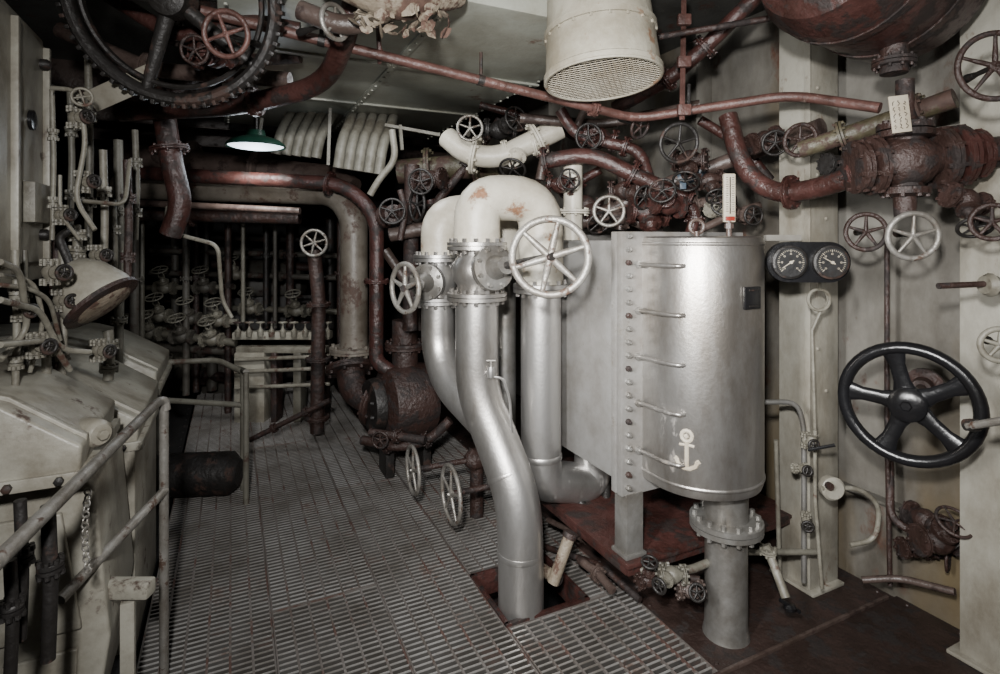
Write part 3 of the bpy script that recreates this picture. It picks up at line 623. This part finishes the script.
for px0,py0,px1,py1,d,r in((690,205,690,235,2.9,.03),(655,215,735,200,2.95,.028),(600,60,575,130,3.2,.022),(500,120,430,210,3.8,.03),(400,190,400,240,3.5,.02),(390,235,470,228,3.6,.045),(640,225,560,225,3.3,.04),(560,195,600,170,3.2,.025),(620,165,620,230,3.2,.03),(540,130,540,180,3.4,.03),(590,215,660,232,3.1,.035),(700,120,770,180,2.85,.025),(430,200,430,260,3.8,.04),(385,250,420,330,3.9,.035),(480,105,600,150,3.7,.025),(700,230,760,205,2.85,.02)):
    pipe('rusty pipe in the overhead cluster',[(px0,py0,d),((px0+px1)/2+6,(py0+py1)/2-5,d),(px1,py1,d)],r,random.choice(['rust','red','brown']),.06,fl=(.5,) if r>.024 else ())
t=Thing('blue_tag','small square blue tag beside a pipe','tag'); b=B(); box(b,w(683,186,2.7),(.03,.03,.004),rotaxes(R_,-F_),.001); t.add('blue_tag',b,'blue'); t.done()

# cables
def cables(n,dx,pts,d,label,group,r):
    for i in range(n):
        t=Thing('cable',label,'cable',group); b=B(); tube(b,[w(px+dx*i,py+dy*i,d+dd) for px,py,dd,dy in pts],r,12,.25); t.add('cable',b,'cream'); t.done()
cables(5,10.0,[(300,104,.5,.5),(290,116,.1,.6),(280,134,0,.8),(276,154,0,1)],3.9,'cream-painted cable curving through the deckhead tray','cables in the first tray',.035)
cables(5,10.2,[(354,108,.5,1.0),(350,122,.1,1.0),(342,140,0,1.2),(338,168,0,1.6)],3.8,'cream-painted cable bending down from the deckhead','cables in the second tray',.035)
t=Thing('conduit_frame','pale steel channel frame around the cable trays','bracket')
for a,c in(((400,125),(402,150)),((330,108),(328,165)),((385,125),(440,135)),((262,118),(258,150))): 
    b=B(); tube(b,[w(*a,3.75),w(*c,3.75)],.014,4,0); t.add('channel',b,'cream')
t.done()
pipe('pale conduit curling down from the cable tray',[(392,130,3.6),(396,160,3.6),(380,178,3.6),(370,195,3.6)],.022,'cream',.1)

# ================================================================ BACK LEFT
pipe('thick brown lagged pipe crossing overhead to a downward bend',[(120,155,4.5),(335,178,4.35),(352,190,4.3)],.10,'brown',.05,fl=(.3,.6))
pipe('long dull beige-brown lagged pipe turning down to the deck',[(120,186,4.4),(335,192,4.15),(354,215,4.1),(354,362,4.1)],.100,'beige',.25,fl=(.97,))
pipe('dark red pipe turning down beside the lagged pipe',[(120,172,4.0),(345,184,3.9),(377,215,3.85),(376,362,3.85),(392,372,3.85)],.050,'red',.25,fl=(.5,.78))
pipe('pale pipe under the overhead pipes',[(140,203,4.0),(300,211,3.95)],.024,'brown',0)
pipe('brown pipe under the overhead pipes',[(120,214,4.4),(300,218,4.4)],.05,'rust',0,fl=(.4,))
pipe('pale vertical pipe stub',[(170,206,4.0),(168,230,4.0)],.03,'cream',0)
pipe('thick dark red pipe hanging from the overhead run',[(165,120,2.7),(172,165,2.7),(182,205,2.7),(170,235,2.7)],.050,'red',.12,fl=(.25,))
t=Thing('pendant_lamp','green enamel pendant lamp with a lit bulb','lamp'); c=w(256,147,3.2)
b=B(); lathe(b,[(.158,0),(.162,.004),(.155,.018),(.13,.038),(.085,.055),(.055,.062),(.045,.095),(.02,.10)],c,U_,36,cap=False)
lathe(b,[(.155,.004),(.12,.035),(.06,.052),(.02,.054)],c,U_,36,cap=False); t.add('lamp_shade',b,'green')
b=B(); lathe(b,[(.01,-.014),(.08,-.010),(.13,-.002),(.148,.005),(.12,.022),(.03,.035)],c,U_,28); t.add('bulb',b,'bulb')
b=B(); tube(b,[c+U_*.09,V((c.x,c.y,2.51))],.012,10,0); t.add('stem',b,'iron'); t.done()
L=bpy.data.lights.new('lamp_light','POINT'); L.energy=4; L.color=(.85,.93,1); L.shadow_soft_size=.08; o=bpy.data.objects.new('lamp_light',L); o.location=c-U_*.12; COL.objects.link(o)
handwheel('pale handwheel on a tall dark valve post',w(314,243,4.3),-F_,.098,.012,6,'wheel',.25)
pipe('rusty brown valve post rising from the grating',[(314,250,4.45),(319,300,4.45),(317,432,4.45)],.055,'rust',.1,fl=(.3,.6,.92))
t=Thing('pump','rusty dark cast-iron pump beside the walkway','pump'); c=w(405,400,3.9); 
b=B(); lathe(b,[(.12,-.22),(.24,-.16),(.27,0),(.24,.14),(.12,.2)],c,-R_*.8-F_*.5,28); t.add('volute',b,'rust')
b=B(); lathe(b,[(.17,-.26),(.18,-.22),(.18,-.19),(.1,-.18)],c,R_*.8+F_*.5,24); boltring(b,c-(R_*.8+F_*.5).normalized()*.2,R_,.15,10,.012); t.add('cover_flange',b,'iron')
b=B(); tube(b,[c,c+U_*.3,w(405,320,3.9)],.09,20,.1); flange(b,c+U_*.38,U_,.14,.02); t.add('discharge_neck',b,'rust')
for k in(-1,1):
    b=B(); bx(b,c.x+.13*k-.03,c.x+.13*k+.03,c.y-.1,c.y+.1,.0,c.z-.15,.01); t.add('foot',b,'iron')
t.done()
pipe('thick rusty elbow feeding the pump',[(350,362,4.1),(352,392,4.0),(385,405,3.9)],.10,'rust',.15,fl=(.1,.85))
pipe('small floor valve spindle beside the pump',[(370,432,3.6),(425,440,3.5)],.025,'rust',.05,fl=(.5,))
pipe('rusty drain pipe along the grating by the pump',[(362,440,3.7),(400,448,3.6),(430,440,3.6),(450,420,3.6)],.03,'rust',.1,fl=(.3,.7))
handwheel('small wheel beside the pump base',w(380,440,3.5),-F_-R_*.2,.05,.007,5,'rust',.1)
# manifold machine
t=Thing('valve_manifold','pale painted valve manifold with a row of small spindles','manifold'); d=5.0
b=B(); box(b,w(283,335,d),(.86,.12,.07),rotaxes(R_,U_),.015); t.add('chest',b,'casing')
b=B(); box(b,w(283,349,d-.02),(.80,.10,.06),rotaxes(R_,U_),.012); t.add('lower_chest',b,'cream')
for i in range(9):
    p=w(238+i*11.2,331,d-.08); b=B(); lathe(b,[(.024,-.05),(.028,0),(.016,.015),(.008,.03),(.008,.075)],p,U_,12); t.add('spindle',b,'cream')
    b=B(); torus(b,p+U_*.075,U_,.034,.006,16,6); tube(b,[p+U_*.075-R_*.034,p+U_*.075+R_*.034],.005,6,0); t.add('wheel',b,'cream' if i%3 else 'rust')
for x0,x1,m in((238,268,'casing'),(274,280,'rust'),(296,304,'grey'),(322,328,'rust')):
    b=B(); a=w(x0,350,d);e=w(x1,428,d); box(b,(a+e)/2,((x1-x0)/FP*d,.16,.68),rotaxes(R_,U_),.015); t.add('support',b,m)
b=B(); 
for y in(360,372,388): tube(b,[w(235,y,d-.1),w(330,y-4,d-.1)],.018,10,0)
t.add('pipes',b,'cream'); t.done()
t=Thing('machine_block','dark grey machine block at the far end of the walkway','machine'); b=B(); bx(b,-.2,1.0,7.0,7.8,-.03,.95,.03); t.add('block',b,'iron'); b=B(); lathe(b,[(.3,-.3),(.33,0),(.3,.35),(.1,.45)],(.4,7.4,1.05),X_,28); t.add('casing',b,'dim'); t.done()
rnd=random.Random(11)
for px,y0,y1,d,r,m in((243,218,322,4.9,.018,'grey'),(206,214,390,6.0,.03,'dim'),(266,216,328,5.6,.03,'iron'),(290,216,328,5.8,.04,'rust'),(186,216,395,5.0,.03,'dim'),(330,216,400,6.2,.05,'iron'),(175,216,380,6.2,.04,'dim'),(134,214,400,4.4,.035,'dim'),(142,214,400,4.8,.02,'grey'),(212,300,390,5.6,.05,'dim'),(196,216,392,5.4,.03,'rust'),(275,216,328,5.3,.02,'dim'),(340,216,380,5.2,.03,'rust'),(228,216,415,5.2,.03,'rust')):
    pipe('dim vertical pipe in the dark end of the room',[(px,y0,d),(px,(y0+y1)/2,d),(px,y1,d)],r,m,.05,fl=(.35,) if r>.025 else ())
for (a,bb,c_,dd,d,r,m) in((130,235,335,240,6.5,.04,'iron'),(130,262,335,268,6.8,.05,'rust'),(130,330,236,343,5.0,.035,'grey'),(130,300,335,302,6.6,.04,'iron'),(125,288,235,287,5.4,.025,'grey'),(330,400,250,440,4.2,.020,'rust'),(125,316,238,322,5.1,.028,'cream'),(125,345,236,352,5.3,.04,'dim'),(226,308,345,312,5.6,.03,'grey'),(130,272,345,278,5.8,.03,'dim'),(130,372,236,378,5.6,.05,'rust'),(130,250,345,256,6.0,.03,'dim')):
    pipe('dim horizontal pipe in the dark end of the room',[(a,bb,d),((a+c_)/2,(bb+dd)/2,d),(c_,dd,d)],r,m,.05,fl=(.3,.7))
for i,(px,py,d) in enumerate(((160,316,5.05),(190,319,5.05),(218,321,5.05),(150,334,4.95),(182,337,4.95),(212,340,4.95),(165,288,5.35),(205,288,5.35),(250,309,5.5),(296,311,5.5),(170,374,5.5),(235,275,5.7))):
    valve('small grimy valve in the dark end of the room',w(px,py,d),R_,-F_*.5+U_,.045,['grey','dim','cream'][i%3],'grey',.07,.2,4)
t=Thing('machine_bank','grimy cream machine housings in the dark end of the room','machine')
for x0,x1,y0,y1,d,m in((140,172,350,400,5.9,'grey'),(176,205,340,392,6.2,'grey'),(208,232,352,395,6.0,'dim'),(150,200,322,340,6.3,'cream')):
    b=B(); a=w(x0,y0,d);e=w(x1,y1,d); box(b,(a+e)/2,((x1-x0)/FP*d,.3,(y1-y0)/FP*d),rotaxes(R_,U_),.04); t.add('housing',b,m)
t.done()
t=Thing('low_cylinder','dark horizontal cylinder lying beside the walkway','cylinder'); b=B(); lathe(b,[(.05,-.3),(.12,-.27),(.13,-.2),(.13,.2),(.08,.25)],w(198,474,3.5),R_+F_*.1,24); t.add('low_cylinder',b,'iron'); t.done()
def rail(label,runs,r,mat):
    t=Thing('handrail',label,'handrail')
    for nm,pts in runs:
        b=B(); tube(b,[p if isinstance(p,Vector) else w(*p) for p in pts],r,12,.06); t.add(nm,b,mat)
    t.done()
def drop(p,z=-.03): p=w(*p); return V((p.x,p.y,z))
rail('grey pipe handrail along the machinery',[('top_rail',[(-40,598,.95),(158,402,2.02),(165,400,2.05),(166,410,2.05)]),('post',[w(164,402,2.05),drop((164,402,2.05))]),('lower_rail',[(60,600,1.6),(165,490,2.05)])],.016,'wheel')
rail('dark pipe guard rail at the far end of the walkway',[('top_rail',[w(136,380,3.0),w(152,363,3.6),w(218,360,3.7),w(243,372,3.6)]),('post',[w(158,362,3.6),drop((158,362,3.6))]),('post',[w(243,372,3.6),drop((243,372,3.6))]),('mid_rail',[w(160,400,3.6),w(243,405,3.6)]),('post',[w(136,380,3.0),drop((136,380,3.0))])],.018,'grey')
rail('short dark guard rail beside the manifold',[('top_rail',[w(238,368,4.0),w(246,372,3.4)]),('post',[w(246,372,3.4),drop((246,372,3.4))])],.018,'grey')

# ================================================================ LEFT
t=Thing('switch_cabinet','grey-cream steel electrical cabinet with hinged door','cabinet')
b=B(); bx(b,-1.15,-.66,1.75,2.75,1.45,2.38,.015); t.add('body',b,'casing')
b=B(); bx(b,-.66,-.635,1.82,2.68,1.52,2.33,.008); dr=t.add('door',b,'casing')
for y,z in((2.6,1.62),(2.6,2.25),(1.9,1.62),(1.9,2.25)):
    b=B(); lathe(b,[(.02,0),(.02,.02),(.012,.03)],(-.635,y,z),X_,12); t.add('latch',b,'iron',dr)
for z in(1.7,2.15): 
    b=B(); tube(b,[(-.63,2.69,z-.05),(-.63,2.69,z+.05)],.012,10,0); t.add('hinge',b,'iron',dr)
for y in(2.30,2.64):
    b=B(); bx(b,-.637,-.615,y-.012,y+.012,1.53,2.32,.003); t.add('stiffener',b,'casing',dr)
b=B(); lathe(b,[(.035,0),(.035,.012),(.028,.014)],(-.635,2.48,2.02),X_,20); t.add('sight_hole',b,'black',dr)
b=B(); bx(b,-.637,-.60,2.40,2.6,1.66,1.80,.006); t.add('switch_box',b,'cream',dr)
t.done()
t=Thing('overhead_bracket','light steel channel bracket below the large gear wheel','bracket'); b=B(); box(b,w(122,88,2.1),(.28,.08,.03),rotaxes(R_*1+U_*.45,F_+U_*.6),.004); t.add('overhead_bracket',b,'pillar'); t.done()
C=w(172,-2,1.95); t=Thing('gear_wheel','large black toothed wheel with spokes under the deckhead','gear wheel'); ax=(-F_-U_*.30+R_*.1).normalized(); RR=.345
Mx=frame(ax)
b=B(); torus(b,C,ax,RR,.024,64,10,1.1); torus(b,C,ax,RR-.045,.010,64,8,1.6)
for i in range(64):
    a=2*math.pi*i/64; dv=Mx@V((math.cos(a),math.sin(a),0)); box(b,C+dv*(RR+.022),(.018,.014,.04),rotaxes(dv,ax),.003)
rim=t.add('toothed_rim',b,'iron')
for i in range(5):
    a=2*math.pi*i/5+.55; dv=Mx@V((math.cos(a),math.sin(a),0)); b=B(); tube(b,[C+dv*.04,C+dv*RR],[.028,.019],10,0); t.add('spoke',b,'iron')
b=B(); lathe(b,[(.07,-.05),(.075,0),(.06,.05),(.03,.06)],C,ax,24); t.add('hub',b,'iron')
b=B(); tube(b,[C-ax*.05,C-ax*.45],.03,14,0); t.add('shaft',b,'rust'); t.done()
handwheel('small rusty orange handwheel inside the gear wheel',w(226,34,1.8),-F_-U_*.2,.070,.009,4,'redw',.25)
handwheel('small grey handwheel under the deckhead',w(335,22,2.0),-F_*.5+R_*.8,.06,.009,5,'wheel',.2)
pipe('dark red pipe passing below the gear wheel',[(100,-10,2.2),(180,40,2.2),(250,20,2.2),(300,30,2.25)],.03,'red',.12,fl=(.4,))
pipe('brown pipe behind the gear wheel',[(60,30,2.5),(150,70,2.5),(290,80,2.5)],.035,'brown',.12,fl=(.4,))
pipe('dark pipe behind the gear wheel',[(80,95,2.8),(150,100,2.8),(220,60,2.8),(300,55,2.8)],.04,'rust',.12,fl=(.4,))
valve('rusty valve behind the gear wheel',w(215,55,2.2),R_,-F_-U_*.2,.04,'red','rust',.05,.15)
t=Thing('floodlight','cream bulkhead floodlight with a rusty face ring','lamp'); c=w(100,300,2.0); ax=(R_*.66-U_*.74+F_*.05).normalized()
b=B(); lathe(b,[(.03,-.16),(.06,-.15),(.095,-.10),(.118,-.03),(.12,0)],c,ax,28); t.add('housing',b,'casing')
b=B(); lathe(b,[(.12,0),(.13,.005),(.13,.018),(.11,.025)],c,ax,28); t.add('face_ring',b,'rust')
b=B(); lathe(b,[(.11,.01),(.09,.03),(.04,.04),(.01,.042)],c,ax,24); t.add('glass',b,'lag')
b=B(); tube(b,[c-ax*.14,c-ax*.14+U_*.12-R_*.05,w(70,230,2.0)],.014,10,.04); t.add('bracket_arm',b,'iron'); t.done()
for px,y0,y1,d,r,m in((52,90,240,2.0,.008,'cream'),(103,150,290,2.25,.014,'cream'),(62,250,390,2.0,.012,'cream'),(127,160,290,2.3,.015,'rust'),(76,225,260,2.1,.016,'cream'),(15,250,400,1.7,.010,'cream'),(88,60,250,2.3,.014,'grey'),(118,140,380,2.9,.022,'grey'),(45,330,400,1.9,.014,'cream'),(108,330,380,2.4,.020,'grey'),(70,90,230,2.3,.012,'grey'),(24,250,390,1.9,.010,'grey'),(56,240,400,2.2,.014,'rust'),(135,130,240,2.6,.014,'grey'),(112,200,300,2.6,.018,'grey')):
    pipe('slender vertical pipe on the machinery side' if m!='rust' else 'rusty slender vertical pipe with a union',[(px,y0,d),(px+2,(y0+y1)/2,d),(px,y1,d)],r,m,.05,fl=(.3,.75))
for pts,r in(([(52,88,1.9),(78,90,1.9),(86,140,1.9),(75,200,1.9),(95,230,1.9)],.008),([(0,262,1.5),(20,270,1.6),(28,330,1.7),(0,360,1.6)],.009),([(0,300,1.5),(40,310,1.7),(60,350,1.8),(90,352,1.9)],.009),([(60,175,1.9),(60,215,1.9),(80,240,1.9)],.006),([(0,345,1.5),(50,340,1.7),(70,370,1.8)],.009),([(75,200,2.0),(125,205,2.2),(130,160,2.3)],.008),([(180,235,2.8),(218,245,2.8),(222,300,2.9),(232,318,2.9)],.010),([(0,285,1.6),(30,288,1.7),(50,300,1.8),(60,340,1.9)],.007),([(0,275,1.65),(34,280,1.75),(44,320,1.8),(30,372,1.8)],.007)):
    pipe('thin bent cream tube on the machinery side',pts,r,'cream',.05,seg=10)
for px,py,d,s in((82,182,1.95,.016),(50,272,1.8,.018),(36,345,1.7,.016),(75,118,1.9,.016),(98,350,2.0,.016),(60,215,1.9,.014),(95,255,2.1,.016),(20,310,1.7,.014),(60,300,1.9,.016)):
    valve('small cream valve on the machinery-side tubes',w(px,py,d),U_,R_-F_*.4,s,'cream','iron',s*1.2,s*4)
handwheel('small pale handwheel on the machinery side',w(82,97,1.85),-F_+R_*.8,.028,.005,4,'cream',.08)
def casing(label,nx,zb,zt,x1,z1,y0,y1):
    t=Thing('machine_casing',label,'machine'); b=B()
    poly=[(-1.25,zb-.05),(-1.25,z1+.07),(x1-.35,z1+.07),(x1-.15,z1+.05),(x1,z1),(nx-.03,zt+.008),(nx,zt-.012),(nx-.005,zb)]
    prism(b,poly,y0,y1,.010); t.add('casing',b,'casing')
    b=B(); prism(b,[(x,z+.012) if i not in(0,7) else (x,z) for i,(x,z) in enumerate(poly)],y0+.06,y0+.085,.003); t.add('cover_rib',b,'casing')
    b=B(); bx(b,-1.2,nx+.015,y0-.012,y1,zb-.03,zb+.005,.004); t.add('base_flange',b,'casing')
    for i in range(5):
        b=B(); k=i/4; lathe(b,[(.012,0),(.012,.012),(.006,.016)],(nx-.05-k*.45,y0-.012,zb-.012),-Y_,6); t.add('bolt',b,'iron')
    t.done()
casing('sloping grey-cream cast machine cover behind the handrail',-.38,.945,1.03,-.56,1.15,1.94,2.45)
casing('second sloping grey-cream machine cover behind the handrail',-.33,.80,.90,-.58,1.06,2.62,3.3)
casing('far sloping grey machine cover in the shade',-.36,.80,.90,-.60,1.04,3.5,4.2)
t=Thing('machine_pedestal','grey painted machine pedestal with leaning cover plates','machine')
b=B(); prism(b,[(-.64,.08),(-.68,.90),(-.42,.90),(-.38,.84),(-.34,.36),(-.38,.08)],2.10,2.58,.012); t.add('cover_plate',b,'casing')
b=B(); prism(b,[(-.61,.42),(-.64,.78),(-.46,.78),(-.41,.42)],2.08,2.10,.005); t.add('access_door',b,'casing')
b=B(); prism(b,[(-.61,.14),(-.60,.36),(-.42,.36),(-.43,.14)],2.085,2.10,.005); t.add('access_door',b,'casing')
b=B(); box(b,w(105,588,1.80),(.30,.05,.05),rotaxes(R_,U_),.008); t.add('cross_bar',b,'casing')
for px in(68,128): 
    p=w(px,600,1.80); b=B(); bx(b,p.x-.02,p.x+.02,p.y-.02,p.y+.02,-.03,p.z,.005); t.add('leg',b,'casing')
b=B(); bx(b,-.66,-.34,2.62,3.3,-.03,.78,.02); t.add('rear_case',b,'casing')
t.done()
t=Thing('engine_bed','dark iron machine bed below the sloping casings','machine'); b=B(); bx(b,-1.4,-.70,1.0,3.4,-.03,.72,.03); t.add('bed',b,'dark')
for i in range(6): 
    b=B(); bx(b,-.70,-.67,1.1+i*.4,1.14+i*.4,0,.7,.004); t.add('rib',b,'iron')
t.done()
for i,(px,y0,y1,d) in enumerate(((20,500,640,1.25),(48,505,660,1.3),(10,560,680,1.2))):
    pipe('dark oily pipe under the machine casings',[(px,y0,d),(px+3,(y0+y1)/2,d),(px,y1,d)],.012+.003*(i%2),'iron',.05,fl=(.4,))
t=Thing('chain','short rusty iron chain hanging from the handrail','chain'); b=B()
for i in range(15):
    p=w(88-3*math.sin(i*.22),492+i*5.6,1.52); torus(b,p,(R_ if i%2 else F_),.009,.0025,12,6)
t.add('chain',b,'wheel'); t.done()
t=Thing('pipe_coupling','round grey coupling beside the handrail','coupling'); b=B(); lathe(b,[(.02,-.05),(.04,-.04),(.045,0),(.04,.04),(.03,.05)],w(92,432,1.72),R_-F_*.5,20); lathe(b,[(.015,.05),(.015,.065)],w(92,432,1.72),R_-F_*.5,6); t.add('pipe_coupling',b,'casing'); t.done()
t=Thing('operating_lever','grey bar lever projecting from the end pillar','lever'); b=B(); tube(b,[w(968,426,1.75),w(1020,418,1.6)],.012,12,0); t.add('bar',b,'wheel'); b=B(); lathe(b,[(.018,-.02),(.02,0),(.018,.02)],w(972,425,1.75),R_,12); t.add('grip',b,'iron'); t.done()
t=Thing('operating_lever','rusty T-handle on the end pillar','lever'); b=B(); tube(b,[w(938,286,1.85),w(985,284,1.85)],.010,10,0); t.add('bar',b,'rust'); b=B(); lathe(b,[(.03,-.02),(.04,0),(.03,.02)],w(990,285,1.85),R_,14); tube(b,[w(990,285,1.85),w(990,285,2.1)],.02,10,0); t.add('boss',b,'cream'); t.done()

# ================================================================ camera & light
cam=bpy.data.cameras.new('camera'); cam.sensor_width=36; cam.lens=20.16; cam.shift_y=-.097; cam.clip_start=.05
co=bpy.data.objects.new('camera',cam); co.location=EYE; co.rotation_euler=(math.radians(90),0,-YAW); COL.objects.link(co); SC.camera=co
def area(loc,tgt,size,e,col=(1,1,1),spread=180,sy=None):
    L=bpy.data.lights.new('flash_or_fill','AREA'); L.energy=e; L.size=size; L.color=col; L.spread=math.radians(spread)  # unseen lamps: the flash plus added fills, no fixtures in the room
    if sy: L.shape='RECTANGLE'; L.size_y=sy
    o=bpy.data.objects.new('flash_or_fill',L); o.location=loc; o.rotation_euler=(V(tgt)-V(loc)).to_track_quat('-Z','Y').to_euler(); COL.objects.link(o)
area(EYE-R_*.12+U_*.36-F_*.1,w(570,300,2.6),.12,74,(1,.99,.975),125)
area(EYE-R_*.75+U_*.25+F_*.3,w(640,330,2.5),.20,24,(1,.995,.98),75,.7)  # added strip left of the view, draws the long tank and pipe highlights
area(EYE+R_*.9+U_*.15-F_*.2,w(800,200,2.6),.25,6,(1,.985,.96),110)  # added fill towards the right bulkhead, no fixture there
area(V((.7,3.0,2.45)),V((.7,3.6,0)),.4,10,(.97,.985,1))  # added overhead fill for the walkway, no fixture there
area(V((.1,4.0,2.1)),w(270,365,5.2),.3,7,(1,.985,.96),90)  # added fill to lift the dark far end, no fixture there
wd=bpy.data.worlds.new('world'); SC.world=wd; wd.use_nodes=True; wd.node_tree.nodes['Background'].inputs[0].default_value=(.5,.52,.55,1); wd.node_tree.nodes['Background'].inputs[1].default_value=.006
